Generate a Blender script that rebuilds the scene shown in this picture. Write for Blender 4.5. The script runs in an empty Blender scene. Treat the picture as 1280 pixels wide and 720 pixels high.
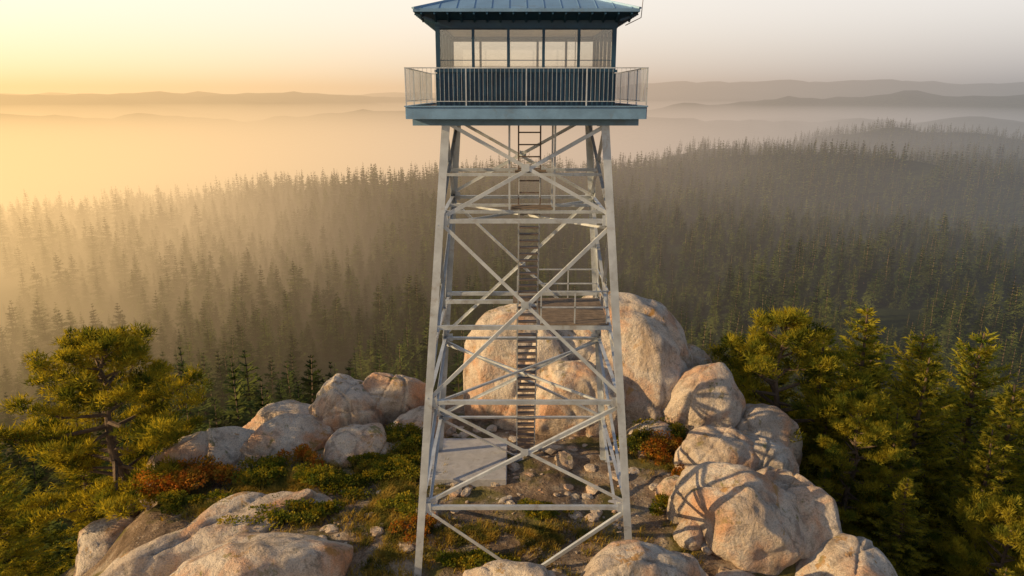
import bpy, bmesh, math, random
import numpy as np
from mathutils import Vector, Matrix, noise, Quaternion

scene = bpy.context.scene
scene.view_settings.view_transform = 'Standard'
try: scene.view_settings.look = 'None'
except Exception: pass
scene.view_settings.exposure = 0
COL = scene.collection
R = math.radians
AZ=-104; EL=19; GLOW=-92

# ------------------------------------------------------------------ helpers
class MB:
    def __init__(s): s.v=[]; s.f=[]; s.m=[]
    def add(s, vs, fs, mi=0):
        o=len(s.v); s.v.extend([tuple(p) for p in vs])
        s.f.extend([tuple(i+o for i in f) for f in fs]); s.m.extend([mi]*len(fs))
    def mesh(s, name, mats, smooth=False):
        me=bpy.data.meshes.new(name); me.from_pydata(s.v,[],s.f)
        if not isinstance(mats,(list,tuple)): mats=[mats]
        for m in mats: me.materials.append(m)
        me.polygons.foreach_set('material_index', s.m)
        me.polygons.foreach_set('use_smooth',[smooth]*len(s.f))
        me.update(); return me
    def obj(s, name, mats, parent=None, smooth=False):
        ob=bpy.data.objects.new(name, s.mesh(name,mats,smooth)); COL.objects.link(ob)
        if parent: ob.parent=parent
        return ob
BOXF=[(0,3,2,1),(4,5,6,7),(0,1,5,4),(1,2,6,5),(2,3,7,6),(3,0,4,7)]
def box(mb,x0,x1,y0,y1,z0,z1,mi=0):
    mb.add([(x0,y0,z0),(x1,y0,z0),(x1,y1,z0),(x0,y1,z0),(x0,y0,z1),(x1,y0,z1),(x1,y1,z1),(x0,y1,z1)],BOXF,mi)
def beam(mb,p0,p1,w,h,up=(0,0,1),mi=0):
    p0=Vector(p0);p1=Vector(p1);u=(p1-p0).normalized();up=Vector(up)
    a=u.cross(up)
    if a.length<1e-4: a=u.cross(Vector((1,0,0)))
    a.normalize(); b=a.cross(u).normalized()
    vs=[]
    for p in (p0,p1):
        for sa,sb in ((-1,-1),(1,-1),(1,1),(-1,1)):
            vs.append(p+a*(w/2*sa)+b*(h/2*sb))
    mb.add(vs,BOXF,mi)
def lbeam(mb,p0,p1,a,b,W,T):
    p0=Vector(p0);p1=Vector(p1);u=(p1-p0).normalized()
    a=Vector(a);a=(a-u*a.dot(u)).normalized();b=Vector(b);b=(b-u*b.dot(u));b=(b-a*b.dot(a)).normalized()
    prof=[(0,0),(W,0),(W,T),(T,T),(T,W),(0,W)]
    vs=[p0+a*s+b*t for s,t in prof]+[p1+a*s+b*t for s,t in prof]
    fs=[(i,(i+1)%6,(i+1)%6+6,i+6) for i in range(6)]+[(5,4,3,2,1,0),(6,7,8,9,10,11)]
    mb.add(vs,fs)
def tube(mb,pts,rads,n=7,mi=0):
    rings=[];pts=[Vector(p) for p in pts]
    for i,p in enumerate(pts):
        u=(pts[min(i+1,len(pts)-1)]-pts[max(i-1,0)]).normalized()
        a=u.cross(Vector((0.13,1,0.07))).normalized();b=u.cross(a)
        rings.append([p+(a*math.cos(2*math.pi*k/n)+b*math.sin(2*math.pi*k/n))*rads[i] for k in range(n)])
    vs=[q for r in rings for q in r];fs=[]
    for i in range(len(pts)-1):
        for k in range(n):
            fs.append((i*n+k,i*n+(k+1)%n,(i+1)*n+(k+1)%n,(i+1)*n+k))
    mb.add(vs,fs,mi)

class NT:
    def __init__(s,name):
        s.mat=bpy.data.materials.new(name); s.mat.use_nodes=True; s.t=s.mat.node_tree; s.t.nodes.clear()
        s.out=s.n('ShaderNodeOutputMaterial')
    def n(s,ty,**kw):
        nd=s.t.nodes.new(ty)
        for k,v in kw.items():
            if hasattr(nd,k) and k not in nd.inputs: setattr(nd,k,v)
            else: nd.inputs[k].default_value=v
        return nd
    def l(s,a,b): s.t.links.new(a,b)
    def noise(s,vec,scale,detail=5,rough=.55,dist=0):
        nd=s.n('ShaderNodeTexNoise'); nd.inputs['Scale'].default_value=scale; nd.inputs['Detail'].default_value=detail
        nd.inputs['Roughness'].default_value=rough; nd.inputs['Distortion'].default_value=dist
        if vec is not None: s.l(vec,nd.inputs['Vector'])
        return nd.outputs['Fac']
    def ramp(s,fac,stops):
        nd=s.n('ShaderNodeValToRGB'); cr=nd.color_ramp
        while len(cr.elements)<len(stops): cr.elements.new(.5)
        for e,(p,c) in zip(cr.elements,stops):
            e.position=p; e.color=(c,c,c,1) if not isinstance(c,tuple) else (*c,1)
        s.l(fac,nd.inputs[0]); return nd.outputs[0]
    def mix(s,fac,a,b,mode='MIX'):
        nd=s.n('ShaderNodeMix',data_type='RGBA',blend_type=mode)
        for k,x in ((0,fac),(6,a),(7,b)):
            if isinstance(x,tuple): nd.inputs[k].default_value=(*x,1)
            elif isinstance(x,(int,float)): nd.inputs[k].default_value=x
            else: s.l(x,nd.inputs[k])
        return nd.outputs[2]
    def math(s,op,a,b=0.0):
        nd=s.n('ShaderNodeMath',operation=op)
        for k,x in ((0,a),(1,b)):
            if isinstance(x,(int,float)): nd.inputs[k].default_value=x
            else: s.l(x,nd.inputs[k])
        return nd.outputs[0]
    def vmath(s,op,a,b=None,c=None):
        nd=s.n('ShaderNodeVectorMath',operation=op)
        for k,x in enumerate((a,b,c)):
            if x is None: continue
            if isinstance(x,tuple): nd.inputs[k].default_value=x
            else: s.l(x,nd.inputs[k])
        return nd
    def bump(s,h,strength,dist):
        nd=s.n('ShaderNodeBump'); nd.inputs['Strength'].default_value=strength; nd.inputs['Distance'].default_value=dist
        s.l(h,nd.inputs['Height']); return nd.outputs[0]
    def pbsdf(s,col,rough=.8,metal=0,normal=None,spec=.3):
        nd=s.n('ShaderNodeBsdfPrincipled')
        if isinstance(col,tuple): nd.inputs['Base Color'].default_value=(*col,1)
        else: s.l(col,nd.inputs['Base Color'])
        if isinstance(rough,(int,float)): nd.inputs['Roughness'].default_value=rough
        else: s.l(rough,nd.inputs['Roughness'])
        nd.inputs['Metallic'].default_value=metal
        nd.inputs['Specular IOR Level'].default_value=spec
        if normal is not None: s.l(normal,nd.inputs['Normal'])
        return nd.outputs[0]
    def surf(s,x): s.l(x,s.out.inputs['Surface']); return s.mat

# ------------------------------------------------------------------ materials
def m_rock():
    t=NT('granite'); tc=t.n('ShaderNodeTexCoord'); oi=t.n('ShaderNodeObjectInfo')
    off=t.n('ShaderNodeVectorMath',operation='ADD'); t.l(tc.outputs['Object'],off.inputs[0])
    sc=t.math('MULTIPLY',oi.outputs['Random'],57.0); t.l(sc,off.inputs[1]); v=off.outputs[0]
    c=t.ramp(t.noise(v,.55,7,.62,.6),[(.33,(.40,.30,.22)),(.46,(.58,.47,.37)),(.62,(.70,.60,.49))])
    pink=t.ramp(t.noise(v,.8,5,.6,.4),[(.49,0.),(.66,.85)])
    c=t.mix(pink,c,(.60,.32,.18))
    lich=t.ramp(t.noise(v,2.6,7,.7,.5),[(.56,0.),(.66,.65)])
    c=t.mix(lich,c,(.21,.175,.13))
    mp=t.n('ShaderNodeMapping'); mp.inputs['Scale'].default_value=(1.6,1.6,.28); t.l(v,mp.inputs[0])
    st=t.ramp(t.noise(mp.outputs[0],1.5,6,.6,.5),[(.54,0.),(.67,.6)])
    c=t.mix(st,c,(.18,.145,.12))
    sp=t.ramp(t.noise(v,24,3,.75),[(.36,.62),(.56,1.08)])
    c=t.mix(.8,c,sp,'MULTIPLY')
    g=t.n('ShaderNodeNewGeometry'); sz=t.n('ShaderNodeSeparateXYZ'); t.l(g.outputs['Normal'],sz.inputs[0])
    up=t.ramp(sz.outputs[2],[(.05,0.),(.6,1.)])
    mc=t.ramp(t.noise(v,.9,2),[(.45,(.14,.14,.03)),(.56,(.42,.21,.045))])
    mo=t.math('MULTIPLY',up,t.ramp(t.noise(v,1.5,8,.72,.4),[(.57,0.),(.62,.75)]))
    c=t.mix(mo,c,mc)
    h=t.math('ADD',t.math('MULTIPLY',t.noise(v,3.2,9,.68),.7),t.math('MULTIPLY',t.noise(v,14,4,.7),.2))
    return t.surf(t.pbsdf(c,.88,0,t.bump(h,.85,.28),.2))
def m_ground():
    t=NT('outcrop_and_forest_floor'); g=t.n('ShaderNodeNewGeometry'); v=g.outputs['Position']
    c=t.ramp(t.noise(v,.9,8,.65,.4),[(.35,(.13,.09,.06)),(.5,(.28,.20,.14)),(.62,(.42,.34,.26))])
    sp=t.ramp(t.noise(v,16,4,.7),[(.35,.55),(.62,1.15)]); c=t.mix(.9,c,sp,'MULTIPLY')
    vo=t.n('ShaderNodeTexVoronoi'); vo.inputs['Scale'].default_value=7; t.l(v,vo.inputs['Vector'])
    peb=t.ramp(vo.outputs['Distance'],[(.16,.8),(.3,0.)])
    pm=t.math('MULTIPLY',peb,t.ramp(t.noise(v,1.4,4),[(.45,0.),(.6,1.)]))
    c=t.mix(pm,c,(.42,.35,.28))
    gr=t.ramp(t.noise(v,.55,6,.6,.3),[(.49,0.),(.59,.85)])
    c=t.mix(gr,c,(.13,.115,.03))
    h=t.math('ADD',t.noise(v,4,8,.7),t.math('MULTIPLY',peb,.25))
    return t.surf(t.pbsdf(c,.95,0,t.bump(h,.9,.15),.1))
def m_floor():
    t=NT('forest_floor'); g=t.n('ShaderNodeNewGeometry'); v=g.outputs['Position']
    fc=t.ramp(t.noise(v,.05,7,.75),[(.35,(.010,.017,.008)),(.65,(.045,.055,.022))])
    d=t.n('ShaderNodeBsdfDiffuse'); t.l(fc,d.inputs[0]); return t.surf(d.outputs[0])
def m_simple(name,col,rough=.5,metal=0,var=.15,scale=3,bump=.1,dirt=None,spec=.4):
    t=NT(name); tc=t.n('ShaderNodeTexCoord'); v=tc.outputs['Object']
    a=tuple(x*(1-var) for x in col); b=tuple(min(1,x*(1+var)) for x in col)
    n1=t.noise(v,scale,5,.65,.3)
    c=t.ramp(n1,[(.35,a),(.65,b)])
    if dirt:
        c=t.mix(t.ramp(t.noise(v,scale*1.7,6,.7,.5),[(.55,0.),(.72,.65)]),c,dirt)
    r=t.n('ShaderNodeMapRange'); r.inputs[3].default_value=rough-.1; r.inputs[4].default_value=rough+.12; t.l(n1,r.inputs[0])
    return t.surf(t.pbsdf(c,r.outputs[0],metal,t.bump(t.noise(v,scale*8,3),bump,.02),spec))
def m_leaf(name,dark,light,tip=None,trans=.35,scale=.9):
    t=NT(name); g=t.n('ShaderNodeNewGeometry'); oi=t.n('ShaderNodeObjectInfo')
    c=t.ramp(t.noise(g.outputs['Position'],scale,2,.6),[(.35,dark),(.65,light)])
    rm=t.n('ShaderNodeMapRange'); rm.inputs[3].default_value=.6; rm.inputs[4].default_value=1.4; t.l(oi.outputs['Random'],rm.inputs[0])
    c=t.mix(1.,c,rm.outputs[0],'MULTIPLY')
    if tip:
        c=t.mix(t.ramp(t.noise(g.outputs['Position'],scale*2.3,1),[(.40,0.),(.58,.9)]),c,tip)
    d=t.n('ShaderNodeBsdfDiffuse'); t.l(c,d.inputs[0])
    if trans==0: return t.surf(d.outputs[0])
    tr=t.n('ShaderNodeBsdfTranslucent')
    t.l(t.mix(1.,c,(1.7,1.45,.6),'MULTIPLY'),tr.inputs[0])
    m=t.n('ShaderNodeMixShader'); m.inputs[0].default_value=trans; t.l(d.outputs[0],m.inputs[1]); t.l(tr.outputs[0],m.inputs[2])
    return t.surf(m.outputs[0])
def m_glass():
    t=NT('window_glass'); tr=t.n('ShaderNodeBsdfTransparent'); tr.inputs[0].default_value=(.96,.95,.92,1)
    gl=t.n('ShaderNodeBsdfGlossy'); gl.inputs['Roughness'].default_value=.03
    fr=t.n('ShaderNodeFresnel'); fr.inputs[0].default_value=1.5
    m=t.n('ShaderNodeMixShader'); t.l(t.math('ADD',fr.outputs[0],.10),m.inputs[0]); t.l(tr.outputs[0],m.inputs[1]); t.l(gl.outputs[0],m.inputs[2])
    return t.surf(m.outputs[0])
HAZE_GLOW=[(-1,(.28,.28,.29)),(-.6,(.39,.365,.35)),(-.03,(.74,.53,.36)),(.54,(1.2,.77,.34)),(1,(1.25,.85,.42))]
def m_glow_fog(name,dens,blob=None,gain=1.,rate=1.):
    # haze: absorption plus added emission standing in for scattered daylight, warmer on sun side
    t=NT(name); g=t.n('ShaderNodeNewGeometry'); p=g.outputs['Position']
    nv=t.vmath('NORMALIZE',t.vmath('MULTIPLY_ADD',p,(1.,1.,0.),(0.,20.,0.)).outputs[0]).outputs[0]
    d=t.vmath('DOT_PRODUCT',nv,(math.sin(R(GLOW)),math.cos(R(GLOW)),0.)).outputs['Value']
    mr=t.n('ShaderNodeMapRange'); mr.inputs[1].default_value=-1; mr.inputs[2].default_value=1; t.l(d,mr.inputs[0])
    col=t.ramp(mr.outputs[0],[((a+1)/2,c) for a,c in HAZE_GLOW])
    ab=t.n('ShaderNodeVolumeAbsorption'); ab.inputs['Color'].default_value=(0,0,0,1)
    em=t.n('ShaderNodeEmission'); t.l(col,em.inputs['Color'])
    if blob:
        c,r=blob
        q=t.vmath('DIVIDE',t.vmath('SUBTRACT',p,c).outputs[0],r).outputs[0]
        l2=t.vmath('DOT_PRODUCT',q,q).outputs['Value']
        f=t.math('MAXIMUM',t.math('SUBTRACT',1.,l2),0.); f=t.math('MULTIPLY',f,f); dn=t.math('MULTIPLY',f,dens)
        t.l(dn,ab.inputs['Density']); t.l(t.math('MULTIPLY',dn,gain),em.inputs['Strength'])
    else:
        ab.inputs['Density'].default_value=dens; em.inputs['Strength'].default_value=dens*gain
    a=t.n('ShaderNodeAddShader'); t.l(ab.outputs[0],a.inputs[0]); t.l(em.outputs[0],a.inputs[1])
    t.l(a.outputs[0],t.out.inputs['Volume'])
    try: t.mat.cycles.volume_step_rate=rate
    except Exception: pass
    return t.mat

ROCK=m_rock(); GROUND=m_ground(); FLOOR=m_floor()
STEEL=m_simple('galvanised_steel',(.54,.57,.60),.40,.35,.18,1.6,.08,(.30,.23,.17),.5)
NAVY=m_simple('navy_painted_cladding',(.014,.055,.105),.45,0,.25,2,.05,(.03,.08,.12))
FASCIA=m_simple('deck_fascia_paint',(.19,.33,.50),.5,0,.15,2,.05,(.18,.22,.27))
ROOFM=m_simple('roof_sheet_metal',(.19,.33,.50),.42,.2,.12,1.5,.05,(.18,.22,.26))
WOOD=m_simple('weathered_wood',(.20,.15,.11),.8,0,.3,5,.3)
CREAM=m_simple('interior_paint',(.80,.74,.60),.7,0,.1,2,.05)
CONC=m_simple('concrete',(.40,.39,.40),.85,0,.14,2,.3,(.25,.22,.2))
DARKST=m_simple('weathered_steel',(.16,.12,.10),.6,.2,.25,3,.1)
BARK=m_simple('bark',(.13,.09,.06),.9,0,.35,5,.6)
GLASS=m_glass()
LEAF_F=m_leaf('forest_needles',(.030,.050,.016),(.105,.12,.028),None,0,.04)
LEAF_S=m_leaf('spruce_needles',(.05,.08,.018),(.18,.20,.032),(.40,.35,.042),.45,.8)
LEAF_P=m_leaf('pine_needles',(.045,.068,.015),(.16,.175,.027),(.38,.32,.036),.45,.7)
GRASSM=m_leaf('grass_blades',(.06,.07,.017),(.19,.165,.035),(.42,.29,.06),.3,1.1)
SH_O=m_leaf('autumn_leaves',(.28,.085,.018),(.50,.20,.035),(.24,.17,.03),.35,2)
SH_Y=m_leaf('yellow_green_leaves',(.12,.14,.018),(.40,.30,.035),(.08,.11,.022),.35,2)

# ------------------------------------------------------------------ terrain
def edge_d(x,y):
    return (math.hypot((x+1.8)/10.0,(y-.5)/9.0)-1.0)*9.5
def sstep(t): t=max(0.,min(1.,t)); return t*t*(3-2*t)
def gauss(x,c,w): return math.exp(-((x-c)/w)**2)
def height(x,y):
    d=edge_d(x,y); r=math.hypot(x,y+20); az=math.degrees(math.atan2(x,y+20))
    if d<=0:
        z=-.5*max(0,(d+9.5)/9.5)**4
    else:
        z=-.5-95*(1-math.exp(-d/110))
    if d<60:
        a=max(0,min(1,1-(d-5)/50))
        z-=.28*max(0,min(4,-y-1.6))*a
        z+=a*(.16*noise.fractal(Vector((x*.45,y*.45,3)),.8,2,6)+.25*max(0,min(1,(d+4)/5))*noise.noise(Vector((x*.6,y*.6,7))))
    k=sstep((d-60)/300)
    if k>0:
        z+=k*19*noise.fractal(Vector((x/230,y/230,1.3)),1,2,4)
        f=sstep((65-abs(az))/15)
        cr=float(np.interp(az,[-40,-27,-22,-10,2,10,18,24,40],[620,640,770,800,900,1050,1400,1700,1750]))
        w=160 if az<12 else 230
        z+=f*(gauss(r,cr-60,w)*float(np.interp(az,[-35,-26,-20,-5,10,20,27,33,45],[8,3,13,9,5,6,30,16,12])))
        z+=f*20*gauss(r,1050,170)*sstep((az-14)/10)
        z-=80*sstep((r-cr)/420)
        hn=lambda s,q: noise.fractal(Vector((az/s,q,0)),.9,2,5)
        z+=f*(float(np.interp(az,[-50,-35,-24,-12,-3,5],[158,164,158,148,110,60]))+20*hn(7,1.))*gauss(r,4700,800)
        z+=f*(float(np.interp(az,[-10,0,8,13,20,28,35,50],[165,205,242,275,278,262,250,245]))+26*hn(6,5.))*gauss(r,6600,1300)
        z+=f*(float(np.interp(az,[5,14,20,28,34,50],[60,105,140,155,166,165]))+26*hn(5,9.))*gauss(r,3700,600)
        z+=f*(float(np.interp(az,[-50,-30,-20,-12,-5,6,12,20,40],[118,118,90,100,120,110,90,80,80]))+18*hn(5,13.))*gauss(r,2700,380)
        kk=sstep((r-1800)/1500)
        z+=kk*16*noise.fractal(Vector((x/500,y/500,5.3)),.8,2,6)
    return z
def terrain():
    rs=[0.0]; r=.12
    while r<14: rs.append(r); r+=.13
    while r<17000: rs.append(r); r*=1.042
    n=440; vs=[(0,0,height(0,0))]
    for r in rs[1:]:
        for k in range(n):
            a=2*math.pi*k/n; x=r*math.cos(a);y=r*math.sin(a); vs.append((x,y,height(x,y)))
    fs=[(0,1+k,1+(k+1)%n) for k in range(n)]; ms=[0]*n
    for i in range(1,len(rs)-1):
        b=1+(i-1)*n;c=b+n
        for k in range(n):
            k2=(k+1)%n; fs.append((b+k,c+k,c+k2,b+k2)); ms.append(0 if rs[i]<17+2*math.sin(k*.13)+1.3*math.sin(k*.41) else 1)
    mb=MB(); mb.v=vs; mb.f=fs; mb.m=ms
    return mb.obj('ground_terrain',[GROUND,FLOOR],None,True)
terrain()

# ------------------------------------------------------------------ boulders
def boulder(x,y,z,rx,ry,rz,seed,rot=0,sub=6,tilt=(0,0),nplanes=11,cracks=3,name='granite_boulder'):
    rnd=random.Random(seed); bm=bmesh.new(); bmesh.ops.create_icosphere(bm,subdivisions=sub,radius=1)
    P=np.array([v.co[:] for v in bm.verts])
    for _ in range(nplanes):
        n=np.array([rnd.gauss(0,1),rnd.gauss(0,1),rnd.gauss(0,.8)]); n/=np.linalg.norm(n); d=rnd.uniform(.62,.92)
        s=P@n-d; s=np.where(s>0,s,0)
        P=P-np.outer(s*.8,n)
    off=Vector((rnd.uniform(-90,90),rnd.uniform(-90,90),rnd.uniform(-90,90)))
    cp=[]
    for _ in range(cracks):
        n=Vector((rnd.gauss(0,1),rnd.gauss(0,1),rnd.gauss(0,.6))).normalized(); cp.append((n,rnd.uniform(-.5,.5),rnd.uniform(.03,.06)))
    m=(rx+ry+rz)/3
    out=[]
    for p in P:
        q=Vector((p[0]*rx,p[1]*ry,p[2]*rz)); nn=Vector(p).normalized()
        w=q*(.9/m)+off
        dsp=.11*noise.noise(w)+.055*noise.noise(w*2.3)+.03*noise.noise(w*5)
        q2=q*.9+off
        dsp_m=.05*noise.noise(q2*1.8)+.03*noise.noise(q2*4.3)-.07*max(0,.25-abs(noise.noise(q2*.8)))
        for n,dd,wd in cp:
            s=Vector(p).dot(n)-dd+.10*noise.noise(w*1.3+Vector((5,5,5)))
            dsp-=wd*math.exp(-(s/.028)**2)
            dsp+= .035 if s>0 else 0
        q=q+nn*(dsp*m+dsp_m)
        out.append(q)
    for v,q in zip(bm.verts,out): v.co=q
    me=bpy.data.meshes.new(name); bm.to_mesh(me); bm.free()
    me.polygons.foreach_set('use_smooth',[True]*len(me.polygons)); me.materials.append(ROCK)
    ob=bpy.data.objects.new(name,me); ob.location=(x,y,z); ob.rotation_euler=(R(tilt[0]),R(tilt[1]),R(rot)); COL.objects.link(ob); return ob
B=[ # x,y,z,rx,ry,rz,seed,rot,sub,tilt
 (3.9,8.3,.6,3.4,3.3,3.75,11,15,6,(0,6)),
 (0.3,7.3,.4,2.8,2.6,3.6,12,-20,6,(0,-8)),
 (2.0,5.8,.2,2.4,1.4,2.2,13,5,6,(0,0)),
 (6.7,8.3,.0,2.1,1.7,2.3,14,35,6,(0,12)),
 (7.2,5.8,.3,1.75,1.5,1.9,15,20,6,(0,8)),
 (8.9,5.0,-1.1,1.5,1.8,2.1,16,70,6,(0,10)),
 (6.7,2.3,.1,1.5,1.2,1.25,17,10,6,(0,-6)),
 (8.1,2.6,-.5,1.4,1.6,1.6,18,0,6,(0,10)),
 (6.3,-1.1,.1,2.0,1.6,1.5,19,-15,6,(0,6)),
 (8.3,-.2,-.7,1.4,2.0,2.0,20,10,6,(0,15)),
 (8.7,-2.6,-1.8,1.6,2.0,2.2,21,0,6,(0,10)),
 (5.6,-3.6,-1.2,1.3,1.2,1.0,36,0,6,(0,0)),
 (7.2,-4.2,-1.8,2.0,1.6,1.4,22,0,6,(0,5)),
 (2.6,-4.9,0,2.2,1.25,1.7,23,8,6,(0,-4)),
 (-.1,-5.2,.1,1.8,1.0,1.35,24,-10,6,(0,0)),
 (-7.9,-3.6,-.5,3.2,1.8,1.3,25,22,6,(0,-9)),
 (-9.5,-1.6,-.9,3.7,1.5,1.35,26,28,6,(0,-15)),
 (-12.3,-4.0,-2.6,3.0,1.8,1.4,47,22,6,(0,-16)),
 (-11.3,2.9,-.7,2.2,1.3,1.35,28,18,6,(0,-16)),
 (-9.0,3.8,-.5,2.1,1.1,1.25,29,30,6,(0,-20)),
 (-6.9,5.9,.3,1.45,1.3,1.65,30,0,6,(0,-5)),
 (-5.1,6.6,.4,1.5,1.2,1.5,31,20,6,(0,8)),
 (-5.9,3.4,-.1,1.7,1.0,.8,32,25,6,(0,-12)),
 (-3.7,5.0,-.1,1.3,1.1,.9,33,10,6,(0,0)),
 (-9.5,6.6,-1.2,2.0,1.4,1.4,34,10,5,(0,0)),
 (-13.4,.6,-2.4,1.5,1.5,1.1,35,10,5,(0,0)),
 (4.9,4.3,0,1.0,.8,.55,37,10,5,(0,0)),
 (5.0,.6,0,.7,.6,.5,38,10,5,(0,0)),
 (4.9,-1.6,0,.6,.5,.45,39,60,5,(0,0)),
 (-4.6,-5.3,-1.0,1.5,1.1,.8,40,0,5,(0,0)),
 (9.8,8.2,-2.8,2.0,2.0,2.0,41,0,5,(0,0)),
]
for b in B: boulder(*b[:9],tilt=b[9])

rnd=random.Random(5); mb=MB()
bm=bmesh.new(); bmesh.ops.create_icosphere(bm,subdivisions=2,radius=1); IV=[v.co.copy() for v in bm.verts]; IF=[tuple(v.index for v in f.verts) for f in bm.faces]; bm.free()
for i in range(420):
    x=rnd.uniform(-6.5,6.3); y=rnd.uniform(-6.5,5.5); s=.04+.22*rnd.random()**3.2
    if i<26: s=rnd.uniform(.18,.42)
    h=height(x,y); o=Vector((i*3.1,0,0)); rot=Matrix.Rotation(rnd.uniform(0,6.3),3,'Z')
    sx,sy,sz=s*rnd.uniform(.8,1.5),s*rnd.uniform(.7,1.1),s*rnd.uniform(.35,.7)
    vs=[]
    for v in IV:
        k=1+.45*noise.noise(v*1.3+o); p=rot@Vector((v.x*sx*k,v.y*sy*k,max(-.6,min(.7,v.z))*sz*k)); vs.append((p.x+x,p.y+y,p.z+h+sz*.25))
    mb.add(vs,IF)
mb.obj('scattered_stones',ROCK,None,False)

# ------------------------------------------------------------------ lookout tower
T=bpy.data.objects.new('fire_lookout_tower',None); COL.objects.link(T)
def hw(z): return 2.03+(11.78-z)*.081
Zs=[11.76,9.34,4.6,1.63]
legs=MB(); hz=MB(); dg=MB(); gp=MB(); ft=MB()
for sx in (-1,1):
    for sy in (-1,1):
        zb=height(sx*3,sy*3)+.03
        if sy<0: zb-=.12
        lbeam(legs,(sx*hw(zb),sy*hw(zb),zb),(sx*hw(11.78),sy*hw(11.78),11.78),(-sx,0,0),(0,-sy,0),.20,.024)
        c=hw(zb)-.06
        box(ft,sx*c-.26,sx*c+.26,sy*c-.26,sy*c+.26,zb-.9,zb)
        box(gp,sx*c-.16,sx*c+.16,sy*c-.16,sy*c+.16,zb+.002,zb+.03)
faces=[((0,-1),(1,0)),((0,1),(1,0)),((-1,0),(0,1)),((1,0),(0,1))]
def fp(n,t,s,z,inset):
    h=hw(z); return Vector((n[0]*(h-inset)+t[0]*s*(h-.04),n[1]*(h-inset)+t[1]*s*(h-.04),z))
for fi,(n,t) in enumerate(faces):
    N=Vector((n[0],n[1],0)); 
    for z in Zs[1:]:
        lbeam(hz,fp(n,t,-1,z,.03),fp(n,t,1,z,.03),(0,0,-1),-N,.105,.014)
    for a,b in zip(Zs[:-1],Zs[1:]):
        for s,ins in ((-1,.048),(1,.066)):
            p=fp(n,t,s,a-.08,ins);q=fp(n,t,-s,b+.02,ins)
            lbeam(dg,p,q,N.cross(q-p).normalized(),-N,.09,.012)
        ha,hb=hw(a),hw(b); zc=a-(a-b)*ha/(ha+hb)
        c=fp(n,t,0,zc,.030); T3=Vector((t[0],t[1],0))
        beam(gp,c-T3*.10,c+T3*.10,.012,.18,(0,0,1))
    for z in Zs:
        for s in (-1,1):
            c=fp(n,t,s*.94,z-.03,.028); T3=Vector((t[0],t[1],0)); beam(gp,c-T3*.13,c+T3*.13,.010,.26)
    zg=height(n[0]*3,n[1]*3)+.05
    for s in (-1,1):
        p=fp(n,t,s,Zs[-1]-.05,.05);q=Vector((n[0]*(hw(zg)-.05)+t[0]*s*.15,n[1]*(hw(zg)-.05)+t[1]*s*.15,zg))
        lbeam(dg,p,q,N.cross(q-p).normalized(),-N,.09,.012)
    c=Vector((n[0]*(hw(zg)-.08),n[1]*(hw(zg)-.08),zg))
    box(ft,c.x-.24,c.x+.24,c.y-.24,c.y+.24,zg-.7,zg-.02)
for z,ys in ((6.12,(-1.05,1.5,hw(6.12)-.05)),):
    for y in ys: beam(hz,(-hw(z)+.06,y,z),(hw(z)-.06,y,z),.08,.12)
    for sx in (-1,1): beam(hz,(sx*(hw(z)-.1),-hw(z)+.06,z-.14),(sx*(hw(z)-.1),hw(z)-.06,z-.14),.08,.12)
for z in (9.3,4.55):
    h=hw(z)-.1
    beam(dg,(-h,-h,z-.1),(h,h,z-.1),.06,.06); beam(dg,(-h,h,z-.2),(h,-h,z-.2),.06,.06)
legs.obj('legs',STEEL,T); hz.obj('horizontal_braces',STEEL,T); dg.obj('diagonal_braces',STEEL,T); gp.obj('gusset_plates',STEEL,T); ft.obj('concrete_footings',CONC,T)

dk=MB(); H=2.78
dk2=MB()
n=26; w=2*H/n
for i in range(n): box(dk2,-H+i*w+.006,-H+(i+1)*w-.006,-H+.06,H-.06,12.0,12.05)
fs=MB()
for s in (-1,1):
    box(fs,-H,H,s*H-.03,s*H+.03,11.80,12.07)
    box(fs,s*H-.03,s*H+.03,-H+.032,H-.032,11.80,12.07)
    box(fs,-H-.03,H+.03,s*H-.06,s*H+.06,12.072,12.10)
    box(fs,s*H-.06,s*H+.06,-H+.062,H-.062,12.072,12.10)
for i in range(9):
    x=-H+.3+i*(2*H-.6)/8; box(dk,x-.03,x+.03,-H+.035,H-.035,11.84,11.995)
for s in (-1,1):
    box(dk,-H+.035,H-.035,s*2.0-.07,s*2.0+.07,11.62,11.83)
dk.obj('deck_joists',FASCIA,T); dk2.obj('deck_boards',WOOD,T); fs.obj('deck_fascia',FASCIA,T)
rl=MB(); zt=12.93
for s in (-1,1):
    for k in range(5):
        p=-H+k*(2*H)/4
        box(rl,p-.014,p+.014,s*H-.014,s*H+.014,12.1,zt)
        if 0<k<4: box(rl,s*H-.014,s*H+.014,p-.014,p+.014,12.1,zt)
    for z,th in ((zt+.012,.012),(12.2,.008)):
        beam(rl,(-H-.02,s*H,z),(H+.02,s*H,z),th*1.8,th*2)
        beam(rl,(s*H,-H+.024,z+.003),(s*H,H-.024,z+.003),th*1.8,th*2)
    m=56
    for k in range(1,m):
        p=-H+k*2*H/m
        if k%14==0: continue
        box(rl,p-.004,p+.004,s*H-.004,s*H+.004,12.2,zt)
        box(rl,s*H-.004,s*H+.004,p-.004,p+.004,12.2,zt)
rl.obj('railing',STEEL,T)
C=2.08; z0=12.05; zs=12.86; zt=13.95
wl=MB(); fr=MB(); gl=MB(); inn=MB()
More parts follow.
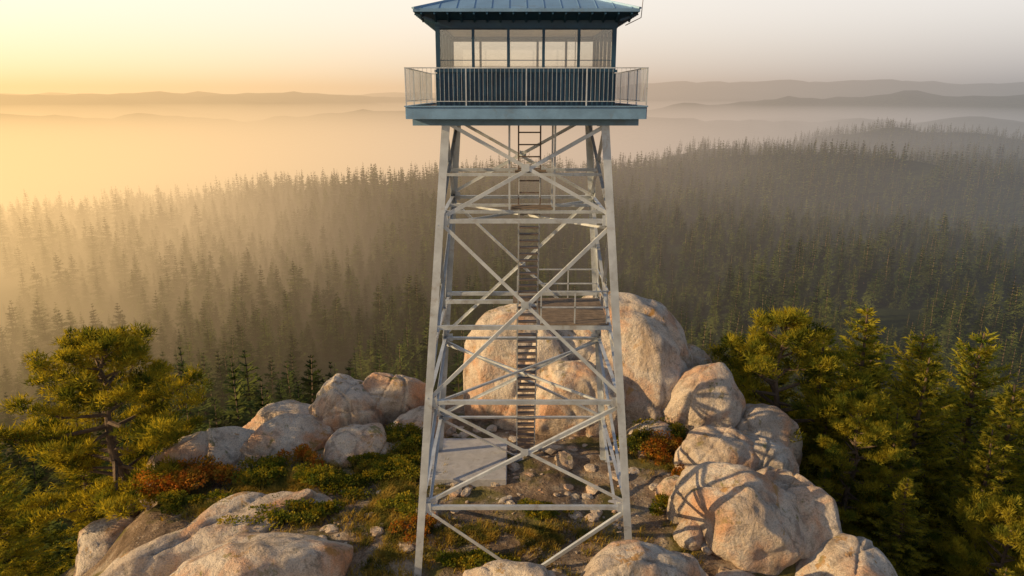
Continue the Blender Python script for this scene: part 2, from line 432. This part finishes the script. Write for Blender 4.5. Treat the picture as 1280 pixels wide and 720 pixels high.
for s in (-1,1):
    box(wl,-C,C,s*C-.04,s*C+.04,z0,zs); box(wl,s*C-.04,s*C+.04,-C+.042,C-.042,z0,zs)
    m=34
    for k in range(m+1):
        p=-C+k*2*C/m
        box(wl,p-.022,p+.022,s*(C+.055)-.013,s*(C+.055)+.013,z0+.02,zs-.02)
        box(wl,s*(C+.055)-.013,s*(C+.055)+.013,p-.022,p+.022,z0+.02,zs-.02)
    box(fr,-C-.09,C+.09,s*C-.075,s*C+.075,zs,zs+.06); box(fr,s*C-.075,s*C+.075,-C+.08,C-.08,zs,zs+.06)
    box(fr,-C-.06,C+.06,s*C-.06,s*C+.06,zt-.10,zt+.08); box(fr,s*C-.06,s*C+.06,-C+.065,C-.065,zt-.10,zt+.08)
    for k in range(6):
        p=-C+k*2*C/5; ww=.05 if k in (0,5) else .032
        box(fr,p-ww,p+ww,s*C-.045,s*C+.045,zs+.06,zt-.10)
        if 0<k<5: box(fr,s*C-.045,s*C+.045,p-ww,p+ww,zs+.06,zt-.10)
    for k in range(5):
        a=-C+k*2*C/5+.033;b=-C+(k+1)*2*C/5-.033
        for lo,hi in ((zs+.06,zs+.09),(zt-.13,zt-.10)):
            box(fr,a,b,s*C-.02,s*C+.02,lo+.001,hi-.001)
        box(fr,a,b,s*C-.012,s*C+.012,zs+.27,zs+.285)
    box(gl,-C+.05,C-.05,s*(C-.004)-.003,s*(C-.004)+.003,zs+.06,zt-.1)
    box(gl,s*(C-.004)-.003,s*(C-.004)+.003,-C+.05,C-.05,zs+.06,zt-.1)
wl.obj('cabin_walls',NAVY,T); fr.obj('window_frames',NAVY,T); gl.obj('window_panes',GLASS,T)
box(inn,-C+.05,C-.05,-C+.05,C-.05,12.06,12.09); box(inn,-C+.07,C-.07,-C+.07,C-.07,zt+.0,zt+.03)
for s in (-1,1):
    box(inn,-C+.1,C-.1,s*(C-.06)-.012,s*(C-.06)+.012,12.1,zs+.03); box(inn,s*(C-.06)-.012,s*(C-.06)+.012,-C+.12,C-.12,12.1,zs+.03)
inn.obj('cabin_interior_lining',CREAM,T)
fu=MB()
box(fu,-.35,.35,-.35,.35,12.85,12.90); box(fu,-.28,.28,-.28,.28,12.1,12.85)
tube(fu,[(0,0,12.9),(0,0,13.0)],[.3,.3],20)
box(fu,-1.9,-.9,1.2,1.95,12.1,12.75); box(fu,1.0,1.9,1.3,1.95,12.1,12.98); box(fu,1.3,1.32,-.4,-.38,12.1,13.9)
fu.obj('cabin_furniture',WOOD,T)
rf=MB(); E=2.58; ze=14.24; ap=15.1
for (a,b) in (((-E,-E),(E,-E)),((E,-E),(E,E)),((E,E),(-E,E)),((-E,E),(-E,-E))):
    rf.add([(a[0],a[1],ze),(b[0],b[1],ze),(0,0,ap)],[(0,1,2)])
    rf.add([(a[0],a[1],ze-.07),(b[0],b[1],ze-.07),(b[0],b[1],ze),(a[0],a[1],ze)],[(0,1,2,3)])
for k in range(-6,7):
    x=k*.4
    t_=1-abs(x)/E
    for s in (-1,1):
        beam(rf,(x,s*E,ze+.006),(x,s*abs(x),ze+(ap-ze)*t_+.006),.015,.018)
        beam(rf,(s*E,x,ze+.006),(s*abs(x),x,ze+(ap-ze)*t_+.006),.015,.018)
for sx in (-1,1):
    for sy in (-1,1): beam(rf,(sx*E,sy*E,ze+.01),(0,0,ap+.01),.09,.04)
tube(rf,[(0,0,ap-.1),(0,0,ap+.35)],[.12,.12],14); tube(rf,[(0,0,ap+.35),(0,0,ap+.45)],[.2,.03],14)
rf.obj('roof',ROOFM,T)
sf=MB(); i_=C+.07
zz=zt+.081
for (a,b) in (((-1,-1),(1,-1)),((1,-1),(1,1)),((1,1),(-1,1)),((-1,1),(-1,-1))):
    sf.add([(a[0]*E,a[1]*E,ze-.071),(b[0]*E,b[1]*E,ze-.071),(b[0]*i_,b[1]*i_,zz),(a[0]*i_,a[1]*i_,zz)],[(0,3,2,1)])
sf.add([(-i_,-i_,zz),(i_,-i_,zz),(i_,i_,zz),(-i_,i_,zz)],[(0,1,2,3)])
for k in range(-8,9):
    for s in (-1,1):
        beam(sf,(k*.3,s*E*.995,ze-.10),(k*.3,s*(C+.08),zz-.03),.04,.05); beam(sf,(s*E*.995,k*.3,ze-.10),(s*(C+.08),k*.3,zz-.03),.04,.05)
sf.obj('soffit',NAVY,T)
an=MB(); tube(an,[(2.3,-2.3,13.9),(2.62,-2.5,14.05),(2.66,-2.5,14.6)],[.010,.010,.006],6)
tube(an,[(-2.3,2.3,14.2),(-2.3,2.3,16.0)],[.015,.008],6); an.obj('antenna',DARKST,T)
st=MB(); tr=MB()
def flight(p0,p1,width,step,tread,rail=True,mbs=st,mbt=tr):
    p0=Vector(p0);p1=Vector(p1); L=p1.z-p0.z; n=int(L/step)
    d=p1-p0
    for s in (-1,1):
        o=Vector((s*width/2,0,0)); beam(mbs,p0+o,p1+o,.04,.13 if tread>.1 else .06,(0,1,0))
        if rail:
            u=Vector((0,-.0,.8))
            beam(mbs,p0+o+u,p1+o+u,.035,.035,(0,1,0))
            for k in (0.,.33,.66,1.): beam(mbs,p0+d*k+o,p0+d*k+o+u,.03,.03,(0,1,0))
    for i in range(1,n+1):
        p=p0+d*(i/n)
        box(mbt,p.x-width/2+.02,p.x+width/2-.02,p.y-tread/2,p.y+tread/2,p.z-.02,p.z+.015)
flight((.15,3.3,height(.15,3.3)+.02),(.15,1.45,6.15),.62,.24,.24)
flight((.15,1.0,6.2),(.15,-.1,9.35),.58,.21,.22)
flight((.15,-.1,9.4),(.15,.1,12.0),.6,.30,.05,False,tr,tr)
st.obj('stair_stringers_and_handrails',STEEL,T); tr.obj('stair_treads_and_ladder',DARKST,T)
ld=MB(); lr=MB()
for i in range(12):
    y=-1.05+i*.215; box(ld,.45,2.35,y,y+.19,6.19,6.235)
for i in range(4):
    y=1.4+i*.2; box(ld,-.3,.447,y-.3,y-.12,6.19,6.235)
box(ld,-.35,.75,-.75,-.15,9.36,9.40)
box(ld,-.25,.6,-.55,.0,10.3,10.34)
for y in (-1.05,1.5):
    for z in (6.7,7.15): beam(lr,(.45,y,z),(2.3,y,z),.035,.035)
    for x in (.47,1.4,2.28): beam(lr,(x,y,6.24),(x,y,7.15),.035,.035,(0,1,0))
for z in (6.7,7.15): beam(lr,(2.3,-1.05,z),(2.3,1.5,z),.035,.035)
for x in (-.4,.8):
    for y in (-.8,.4): beam(lr,(x,y,9.3),(x,y,11.8),.05,.05,(0,1,0))
for z in (9.3,10.3):
    for y in (-.8,.4): beam(lr,(-hw(z)+.1,y,z),(hw(z)-.1,y,z),.06,.08)
ld.obj('landing_platforms',WOOD,T); lr.obj('landing_railings',STEEL,T)
cp=MB(); box(cp,-3.3,-.5,1.0,3.9,-.4,.24); o=cp.obj('concrete_pad',CONC,None)
bv=o.modifiers.new('b','BEVEL'); bv.width=.03; bv.segments=2

# ------------------------------------------------------------------ vegetation
def tri_leaf(mb,p,d,l,w,rnd,mi=0):
    s=d.cross(Vector((rnd.gauss(0,1),rnd.gauss(0,1),rnd.gauss(0,1))))
    if s.length<1e-5: return
    s=s.normalized()*w*.5
    mb.add([p-s,p+s,p+d*l],[(0,1,2)],mi)
def spruce(seed,h=9.,rad=1.9):
    rnd=random.Random(seed); mb=MB()
    pts=[(.08*h*.1*math.sin(i*.9+seed),.04*math.cos(i*1.3+seed)*h*.1,h*i/8) for i in range(9)]
    tube(mb,pts,[.16*(1-i/8.6)+.012 for i in range(9)],7,1)
    nw=int(h*3.0)
    for wi in range(nw):
        t=(wi+rnd.random()*.5)/nw; z=h*(.10+.895*t); k=min(7,int(z/h*8)); f=z/h*8-k
        c=Vector(pts[k]).lerp(Vector(pts[min(8,k+1)]),f)
        nb=rnd.randint(5,7); a0=rnd.uniform(0,6.28)
        for b in range(nb):
            a=a0+b*6.283/nb+rnd.uniform(-.3,.3)
            L=(rad*(1-t)**.75*rnd.uniform(.4,1.3)+.12)
            if rnd.random()<.12: L*=.4
            el=math.radians(-18+50*t+rnd.uniform(-12,12))
            d=Vector((math.cos(a)*math.cos(el),math.sin(a)*math.cos(el),math.sin(el)))
            tipup=Vector((0,0,.26*L))
            side=Vector((-math.sin(a),math.cos(a),0))
            tube(mb,[c,c+d*L*.5-Vector((0,0,.04*L)),c+d*L+tipup*.6],[.02+.012*L,.012+.004*L,.004],3,1)
            ns=int(L/.09)+3
            for s_ in range(ns):
                s=.12+.88*(s_+rnd.random())/ns
                p=c+d*L*s+tipup*(s*s*.6)-Vector((0,0,.04*L*math.sin(s*3.14)))
                tl=.42*L*(1-s)**.8*.5+.13
                for sd in (-1,1):
                    td=(d*.7+side*sd*rnd.uniform(.5,1.1)+Vector((0,0,rnd.uniform(-.35,.25)))).normalized()
                    m=2+int(tl/.1)
                    for q in range(m):
                        pp=p+td*tl*q/m
                        nd=(td+Vector((rnd.gauss(0,.45),rnd.gauss(0,.45),rnd.gauss(0,.4)))).normalized()
                        tri_leaf(mb,pp,nd,rnd.uniform(.10,.20),.055,rnd)
    return mb.mesh('spruce_mesh_%d'%seed,[LEAF_S,BARK])
def pine(seed,h=7.,rad=2.8,lean=.3,nl=34,mat=None):
    rnd=random.Random(seed); mb=MB()
    pts=[Vector((lean*math.sin(i/8*2.2)+.1*rnd.gauss(0,1)*(i>0),.12*rnd.gauss(0,1)*(i>0),h*.97*i/8)) for i in range(9)]
    tube(mb,pts,[.17*(1-i/9)+.02 for i in range(9)],9,1)
    def clump(c,r,n):
        for _ in range(n):
            v=Vector((rnd.gauss(0,1),rnd.gauss(0,1),rnd.gauss(0,1))).normalized()
            p=c+Vector((v.x,v.y,v.z*.55))*r*rnd.random()**.45
            d=(v*.8+Vector((0,0,.6))+Vector((rnd.gauss(0,.4),rnd.gauss(0,.4),rnd.gauss(0,.4)))).normalized()
            tri_leaf(mb,p,d,rnd.uniform(.13,.24),.045,rnd)
    for i in range(nl):
        t=.16+.84*(i+rnd.random()*.6)/nl; k=min(7,int(t*8)); c=pts[k].lerp(pts[k+1],t*8-k)
        a=i*2.4+rnd.uniform(-.5,.5)
        env=(1-max(0,(t-.45)/.55)**1.6)*(.6+.4*min(1,t/.4))
        L=rad*env*rnd.uniform(.5,1.1)+.25
        el=math.radians(-4+45*t*t+rnd.uniform(-8,12))
        d=Vector((math.cos(a)*math.cos(el),math.sin(a)*math.cos(el),math.sin(el)))
        mid=c+d*L*.55+Vector((rnd.gauss(0,.08),rnd.gauss(0,.08),-.03*L)); tip=c+d*L+Vector((0,0,.14*L))
        tube(mb,[c,mid,tip],[.03+.018*L,.02+.008*L,.008],5,1)
        side=Vector((-math.sin(a),math.cos(a),0))
        nsb=3+int(L*2.6)
        for j in range(nsb):
            s=.30+.70*(j+.6)/nsb
            p=c.lerp(mid,s/.55) if s<.55 else mid.lerp(tip,(s-.55)/.45)
            sl=rnd.uniform(.25,.6)*(1.1-s*.5)
            q=p+side*(1 if j%2 else -1)*sl*rnd.uniform(.6,1.1)+d*sl*.6+Vector((0,0,rnd.uniform(-.02,.25)))
            tube(mb,[p,q],[.014,.006],3,1)
            clump(q,rnd.uniform(.20,.36),int(rnd.uniform(60,105)))
            if rnd.random()<.6: clump(p.lerp(q,.5),.18,35)
        clump(tip,.28,85)
    clump(pts[-1]+Vector((0,0,.1)),.3,110)
    return mb.mesh('pine_mesh_%d'%seed,[mat or LEAF_P,BARK])
SPR=[(spruce(1,9,2.1),9.),(spruce(2,9,1.8),9.),(spruce(3,8,2.3),8.),(spruce(4,9.5,2.5),9.5)]
PIN=[(pine(7,7,3.2,.3,44),7.),(pine(8,7.5,2.7,-.3,40),7.5)]
def plant(name,meshh,x,y,top,rot,wid=1.):
    me,h=meshh; g=height(x,y)-.15; s=(top-g)/h
    ob=bpy.data.objects.new(name,me); ob.location=(x,y,g); ob.scale=(s*wid,s*wid,s); ob.rotation_euler=(0,0,rot); COL.objects.link(ob)
plant('pine_tree',PIN[0],-13.6,2.4,4.6,R(200),1.12)
plant('pine_tree',PIN[1],11.0,8.2,3.5,1.,1.05)
plant('pine_tree',PIN[1],12.6,5.0,1.3,2.6,.9)
plant('pine_tree',PIN[0],16.,.8,-.5,4.,.75)
rnd=random.Random(3)
sp=[(15.2,10,3.3),(13.3,9.6,2.6),(16.9,8,1.8),(18.5,11,1.8),(14.5,5.4,.7),(17.5,4.4,.3),(20,7,1.0),(10.9,3.2,-.6),(13.2,2.0,-.3),
(11.3,-.6,-1.6),(14.3,-1.6,-1.2),(19,1.2,.2),(22,4,.8),(24,10,1.5),(12.2,-3.6,-2.2),(16.4,-3.4,-1.6),(21,-1,-.3),(12.6,7.0,.9),(11.7,10.8,1.2),(22.5,13,1.2),(27,8,.8),(14.8,13,.5),(18,14.5,.3),
(-16.6,-.6,-.5),(-18.6,2.4,-.3),(-15.6,-3.4,-1.9),(-20.5,5,-.6),(-17.5,-5,-2.0),(-12.2,8.6,-1.7),(-9.2,11.5,-1.6),(-16,10.5,-2.2),(-19.5,9,-1.4),(-15.6,4.8,-1.2),(-6,12.8,-2.0),(-22.5,1,-.8)]
for i,(x,y,tz) in enumerate(sp): plant('spruce_tree',SPR[i%4],x,y,tz,rnd.uniform(0,6),rnd.uniform(.95,1.25))

def shrub(name,x,y,rx,ry,rz,mat,seed,n=2600):
    rnd=random.Random(seed); mb=MB(); g=height(x,y)
    blobs=[(rnd.gauss(0,.45)*rx,rnd.gauss(0,.45)*ry,rnd.uniform(.3,.8)*rz,rnd.uniform(.3,.5)) for _ in range(9)]
    for bx,by,bz,br in blobs: tube(mb,[(bx*.2,by*.2,-.1),(bx*.6,by*.6,bz*.5),(bx,by,bz)],[.02,.014,.006],4,1)
    for i in range(n):
        bx,by,bz,br=blobs[i%9]; v=Vector((rnd.gauss(0,1),rnd.gauss(0,1),rnd.gauss(0,1))).normalized()*rnd.random()**.4
        p=Vector((bx+v.x*br*rx,by+v.y*br*ry,max(.0,bz+v.z*br*rz*.9)))
        d=(v+Vector((rnd.gauss(0,.5),rnd.gauss(0,.5),rnd.gauss(0,.5)+.3))).normalized(); s=d.orthogonal().normalized()*.028; l=rnd.uniform(.06,.1)
        mb.add([p,p+d*l*.5+s,p+d*l,p+d*l*.5-s],[(0,1,2,3)])
    ob=mb.obj(name,[mat,BARK]); ob.location=(x,y,g)
shrub('autumn_shrub',-11.5,.9,1.3,.8,1.0,SH_O,1,3600); shrub('autumn_shrub',-10.2,1.7,.9,.6,.9,SH_O,2)
shrub('heather_shrub',-8.4,1.7,1.1,.7,.6,SH_Y,3,3200); shrub('heather_shrub',-6.9,1.0,.9,.5,.5,SH_Y,4)
shrub('autumn_shrub',5.0,3.2,.8,.6,.8,SH_O,5); shrub('heather_shrub',4.6,5.0,1.1,.8,.9,SH_Y,6,3400); shrub('heather_shrub',5.6,4.0,.8,.7,.8,SH_Y,7)
shrub('heather_shrub',-4.3,4.0,.9,.7,.6,SH_Y,8); shrub('autumn_shrub',8.0,4.1,.5,.5,.5,SH_O,9,1200); shrub('heather_shrub',.6,-.6,.7,.45,.25,SH_Y,10,1500)
shrub('heather_shrub',-10.4,.2,1.0,.5,.5,SH_Y,11); shrub('heather_shrub',-4.9,2.3,1.1,.5,.4,SH_Y,12); shrub('heather_shrub',-3.6,-.4,.8,.6,.3,SH_Y,13,1500)
shrub('heather_shrub',4.4,-.4,.5,.5,.35,SH_Y,14,1200); shrub('autumn_shrub',-7.6,2.6,.6,.5,.5,SH_O,15,1500); shrub('autumn_shrub',5.4,1.4,.5,.4,.35,SH_O,16,900)
shrub('heather_shrub',-6.2,-.6,1.0,.5,.4,SH_Y,17,2000); shrub('heather_shrub',4.3,3.6,.8,.6,.6,SH_Y,18,2000)
shrub('heather_shrub',-5.6,1.0,1.2,.6,.45,SH_Y,19,3000); shrub('heather_shrub',-4.2,1.5,.9,.7,.45,SH_Y,20,2400); shrub('heather_shrub',-3.9,3.0,.7,.6,.5,SH_Y,21,2000)
shrub('heather_shrub',-7.4,-1.1,1.2,.4,.35,SH_Y,22,1800); shrub('heather_shrub',-1.4,-2.6,1.0,.5,.3,SH_Y,23,1800); shrub('autumn_shrub',-3.0,-1.6,.6,.5,.3,SH_O,24,900)
rnd=random.Random(9); mb=MB()
patches=[(-5.4,1.8,2.4,.9,900,.35),(-4.2,.6,1.3,1.3,500,.3),(-3.9,-1.8,1.2,2.0,650,.22),(-1.5,-2.0,1.6,.9,500,.2),(.8,-1.8,1.6,.7,420,.2),(-6.6,-.6,1.8,.7,500,.3),
(4.9,4.6,1.2,1.4,700,.35),(5.3,2.9,.8,.8,300,.3),(4.1,-2.8,.9,1.6,260,.22),(-2.8,-4.6,2.2,1.0,600,.25),(-8.0,1.0,1.6,.6,500,.35),(-4.3,4.2,1.2,.8,400,.35),(6.0,.4,.9,.7,260,.28),(-9.2,-.2,1.2,.5,350,.3),(5.6,-4.9,1.5,.8,300,.3),(1,-3.3,3,.8,350,.18)]
for cx,cy,rx,ry,n,hh in patches:
    for _ in range(n):
        x=cx+rnd.gauss(0,.5)*rx;y=cy+rnd.gauss(0,.5)*ry
        if noise.noise(Vector((x*1.1,y*1.1,2)))<-.12: continue
        g=height(x,y)
        for b in range(9):
            a=rnd.uniform(0,6.28); p=Vector((x+rnd.gauss(0,.07),y+rnd.gauss(0,.07),g-.02)); l=hh*rnd.uniform(.5,1.2)
            d=Vector((math.cos(a)*.5,math.sin(a)*.5,1)).normalized(); s=Vector((-math.sin(a),math.cos(a),0))*.011
            q=p+d*l*.6; e=q+(d+Vector((math.cos(a)*.7,math.sin(a)*.7,-.3)))*l*.35
            mb.add([p-s,p+s,q+s*.8,q-s*.8,e],[(0,1,2,3),(3,2,4)])
mb.obj('grass',GRASSM)

def ftree(seed,lod=0):
    rnd=random.Random(seed); mb=MB(); h=1.
    tube(mb,[(0,0,-.06),(0,0,.5),(0,0,.98)],[.012,.008,.002],3,1)
    nw=18 if lod==0 else 11; rad=rnd.uniform(.16,.25)
    for wi in range(nw):
        t=(wi+rnd.random()*.6)/nw; z=.12+.88*t; nb=rnd.randint(6,8) if lod==0 else 5; a0=rnd.random()*6
        for b in range(nb):
            a=a0+b*6.283/nb+rnd.uniform(-.35,.35); L=rad*(1-t)**.8*rnd.uniform(.45,1.25)+.012; el=math.radians(-26+60*t+rnd.uniform(-12,12))
            d=Vector((math.cos(a)*math.cos(el),math.sin(a)*math.cos(el),math.sin(el))); side=Vector((-math.sin(a),math.cos(a),rnd.uniform(-.3,.3)))
            c=Vector((0,0,z)); w=L*(.17 if lod==0 else .4)
            mb.add([c-side*w,c+side*w,c+d*L+Vector((0,0,.12*L))],[(0,1,2)])
            if lod: continue
            for k in range(2):
                s=.3+.32*k; p=c+d*L*s
                for sd in (-1,1):
                    q=p+(d*.5+side*sd*.75+Vector((0,0,rnd.uniform(-.35,.15))))*L*(.55-.15*k)
                    mb.add([p-d*L*.11,p+d*L*.13,q],[(0,1,2)])
    return mb.mesh('forest_conifer_mesh',[LEAF_F,BARK])
def forest(objname,lod,P,S,RT):
    fc=bpy.data.collections.new(objname+'_trees')
    for i in range(5): fc.objects.link(bpy.data.objects.new('forest_conifer',ftree(50+i,lod)))
    me=bpy.data.meshes.new(objname); me.from_pydata(P,[],[])
    for nm,dat in (('scl',S),('rot',RT)):
        at=me.attributes.new(nm,'FLOAT_VECTOR','POINT'); at.data.foreach_set('vector',np.array(dat,dtype=np.float32).ravel())
    fo=bpy.data.objects.new(objname,me); COL.objects.link(fo)
    ng=bpy.data.node_groups.new('scatter','GeometryNodeTree')
    ng.interface.new_socket('Geometry',in_out='INPUT',socket_type='NodeSocketGeometry'); ng.interface.new_socket('Geometry',in_out='OUTPUT',socket_type='NodeSocketGeometry')
    N=ng.nodes; gi=N.new('NodeGroupInput'); go=N.new('NodeGroupOutput'); ci=N.new('GeometryNodeCollectionInfo'); ci.inputs['Collection'].default_value=fc
    ci.inputs['Separate Children'].default_value=True; ci.inputs['Reset Children'].default_value=True
    ip=N.new('GeometryNodeInstanceOnPoints'); ip.inputs['Pick Instance'].default_value=True
    na=N.new('GeometryNodeInputNamedAttribute'); na.data_type='FLOAT_VECTOR'; na.inputs['Name'].default_value='scl'
    nr=N.new('GeometryNodeInputNamedAttribute'); nr.data_type='FLOAT_VECTOR'; nr.inputs['Name'].default_value='rot'
    ri=N.new('FunctionNodeRandomValue'); ri.data_type='INT'
    L=ng.links
    L.new(gi.outputs[0],ip.inputs['Points']); L.new(ci.outputs[0],ip.inputs['Instance']); L.new(na.outputs[0],ip.inputs['Scale'])
    er=N.new('FunctionNodeEulerToRotation'); L.new(nr.outputs[0],er.inputs[0]); L.new(er.outputs[0],ip.inputs['Rotation'])
    for s_ in ri.inputs:
        if s_.type=='INT' and s_.name=='Max': s_.default_value=4
        if s_.type=='INT' and s_.name=='Min': s_.default_value=0
    out_i=[o for o in ri.outputs if o.type=='INT'][0]; L.new(out_i,ip.inputs['Instance Index'])
    L.new(ip.outputs[0],go.inputs[0])
    md=fo.modifiers.new('scatter','NODES'); md.node_group=ng
    print(objname,len(P))
rnd=random.Random(77)
def zone(out,r0,r1,sp_,azm):
    P,S,RT=out
    n=int(r1/sp_)+1
    for i in range(-n,n+1):
        for j in range(-n,n+1):
            x=i*sp_;y=j*sp_-20; r=math.hypot(x,y+20)
            if r<r0 or r>=r1 or abs(math.degrees(math.atan2(x,y+20)))>azm: continue
            x+=rnd.uniform(-.5,.5)*sp_; y+=rnd.uniform(-.5,.5)*sp_; d=edge_d(x,y)
            if d<22: continue
            g=noise.noise(Vector((x/45,y/45,9)))
            if g<-.36 or rnd.random()<.08: continue
            s=(8+min(1,d/110)*9.5)*rnd.choice((rnd.uniform(.5,.85),rnd.uniform(.8,1.35)))*(1+.35*g)
            P.append((x,y,height(x,y)-.3)); w=rnd.uniform(.9,1.4); S.append((s*w,s*w,s)); RT.append((rnd.gauss(0,.03),rnd.gauss(0,.03),rnd.uniform(0,6.28)))
o1=([],[],[]); zone(o1,0,330,6.4,75); zone(o1,330,700,8.2,44); forest('conifer_forest',0,*o1)
o2=([],[],[]); zone(o2,700,1100,9,41); zone(o2,1100,2100,12.5,40); forest('distant_forest',1,*o2)

# ------------------------------------------------------------------ haze
def hazebox(name,z0,z1,mat,e=17500):
    mb=MB(); box(mb,-e,e,-e,e,z0,z1); mb.obj(name,mat)
def hazering(name,r0,r1,z0,z1,mat,n=48):
    mb=MB(); vs=[]
    for r,z in ((r0,z0),(r1,z0),(r1,z1),(r0,z1)):
        vs+=[(r*math.cos(2*math.pi*k/n),r*math.sin(2*math.pi*k/n),z) for k in range(n)]
    fs=[]
    for q in range(4):
        a=q*n;b=((q+1)%4)*n
        for k in range(n): fs.append((a+k,a+(k+1)%n,b+(k+1)%n,b+k))
    mb.add(vs,fs); ob=mb.obj(name,mat)
    bm=bmesh.new(); bm.from_mesh(ob.data); bmesh.ops.recalc_face_normals(bm,faces=bm.faces); bm.to_mesh(ob.data); bm.free()
hazebox('valley_glow_mist',-600,-42,m_glow_fog('valley_glow_mist',.00042,rate=2.),17400)
hazering('atmospheric_glow_haze',300,17600,-700,108,m_glow_fog('glow_haze',.00030,rate=2.))
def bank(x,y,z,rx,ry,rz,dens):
    bm=bmesh.new(); bmesh.ops.create_icosphere(bm,subdivisions=3,radius=1.04); me=bpy.data.meshes.new('glow_mist_bank'); bm.to_mesh(me); bm.free()
    me.materials.append(m_glow_fog('glow_mist_bank',dens,((x,y,z),(rx,ry,rz)),rate=3.)); ob=bpy.data.objects.new('glow_mist_bank',me); ob.location=(x,y,z); ob.scale=(rx,ry,rz); COL.objects.link(ob)
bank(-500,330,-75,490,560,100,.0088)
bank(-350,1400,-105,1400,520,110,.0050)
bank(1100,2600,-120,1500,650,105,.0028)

# ------------------------------------------------------------------ light
sv=Vector((math.sin(R(AZ))*math.cos(R(EL)),math.cos(R(AZ))*math.cos(R(EL)),math.sin(R(EL))))
sun=bpy.data.lights.new('sun','SUN'); sun.energy=5; sun.angle=R(.5); sun.color=(1,.71,.36)
so=bpy.data.objects.new('sun',sun); so.rotation_euler=sv.to_track_quat('Z','Y').to_euler(); so.location=sv*100; COL.objects.link(so)
w=bpy.data.worlds.new('World'); scene.world=w; w.use_nodes=True; nt=w.node_tree; bg=nt.nodes['Background']
sky=nt.nodes.new('ShaderNodeTexSky'); sky.sky_type='NISHITA'; sky.sun_disc=False; sky.sun_elevation=R(EL); sky.sun_rotation=R(AZ%360); sky.dust_density=3.0; sky.air_density=1.0
ST=.12
def wn(ty): return nt.nodes.new(ty)
def lk(a,b): nt.links.new(a,b)
tc=wn('ShaderNodeTexCoord'); dt=wn('ShaderNodeVectorMath'); dt.operation='DOT_PRODUCT'; lk(tc.outputs['Generated'],dt.inputs[0]); dt.inputs[1].default_value=(math.sin(R(GLOW)),math.cos(R(GLOW)),0)
mr=wn('ShaderNodeMapRange'); mr.inputs[1].default_value=-1; mr.inputs[2].default_value=1; lk(dt.outputs['Value'],mr.inputs[0])
def ramp(stops):
    nd=wn('ShaderNodeValToRGB'); cr=nd.color_ramp
    while len(cr.elements)<len(stops): cr.elements.new(.5)
    for e,(p,c) in zip(cr.elements,stops): e.position=(p+1)/2; e.color=(*c,1)
    lk(mr.outputs[0],nd.inputs[0]); return nd.outputs[0]
hor=ramp([(-1,(.52,.51,.54)),(-.6,(.76,.70,.67)),(-.03,(1.08,.93,.75)),(.54,(1.6,1.33,.82)),(1,(1.7,1.3,.75))])
mid=ramp([(-1,(.64,.66,.72)),(-.6,(1.04,.97,.92)),(-.03,(1.18,1.09,.97)),(.54,(1.4,1.25,1.0)),(1,(1.4,1.15,.85))])
zen=ramp([(-1,(.14,.20,.31)),(1,(.24,.29,.37))])
sx=wn('ShaderNodeSeparateXYZ'); lk(tc.outputs['Generated'],sx.inputs[0])
def mr2(a,b):
    m=wn('ShaderNodeMapRange'); m.inputs[1].default_value=a; m.inputs[2].default_value=b; m.interpolation_type='SMOOTHSTEP'; lk(sx.outputs[2],m.inputs[0]); return m.outputs[0]
def mx(f,a,b,mode='MIX'):
    m=wn('ShaderNodeMix'); m.data_type='RGBA'; m.blend_type=mode
    for k,x in ((0,f),(6,a),(7,b)):
        if isinstance(x,tuple): m.inputs[k].default_value=(*x,1)
        elif isinstance(x,(int,float)): m.inputs[k].default_value=x
        else: lk(x,m.inputs[k])
    return m.outputs[2]
cst=mx(mr2(.12,.32),mx(mr2(-.01,.11),hor,mid),zen)
sc=wn('ShaderNodeVectorMath'); sc.operation='SCALE'; lk(cst,sc.inputs[0]); sc.inputs['Scale'].default_value=1/ST
lk(mx(.82,sky.outputs[0],sc.outputs[0]),bg.inputs[0]); bg.inputs[1].default_value=ST

cam=bpy.data.cameras.new('camera'); cam.sensor_width=36; cam.lens=900*36/1280; cam.clip_start=.1; cam.clip_end=60000
co=bpy.data.objects.new('camera',cam); co.location=(-.33,-20,12.4); co.rotation_euler=(R(90-15.2),0,0); COL.objects.link(co); scene.camera=co
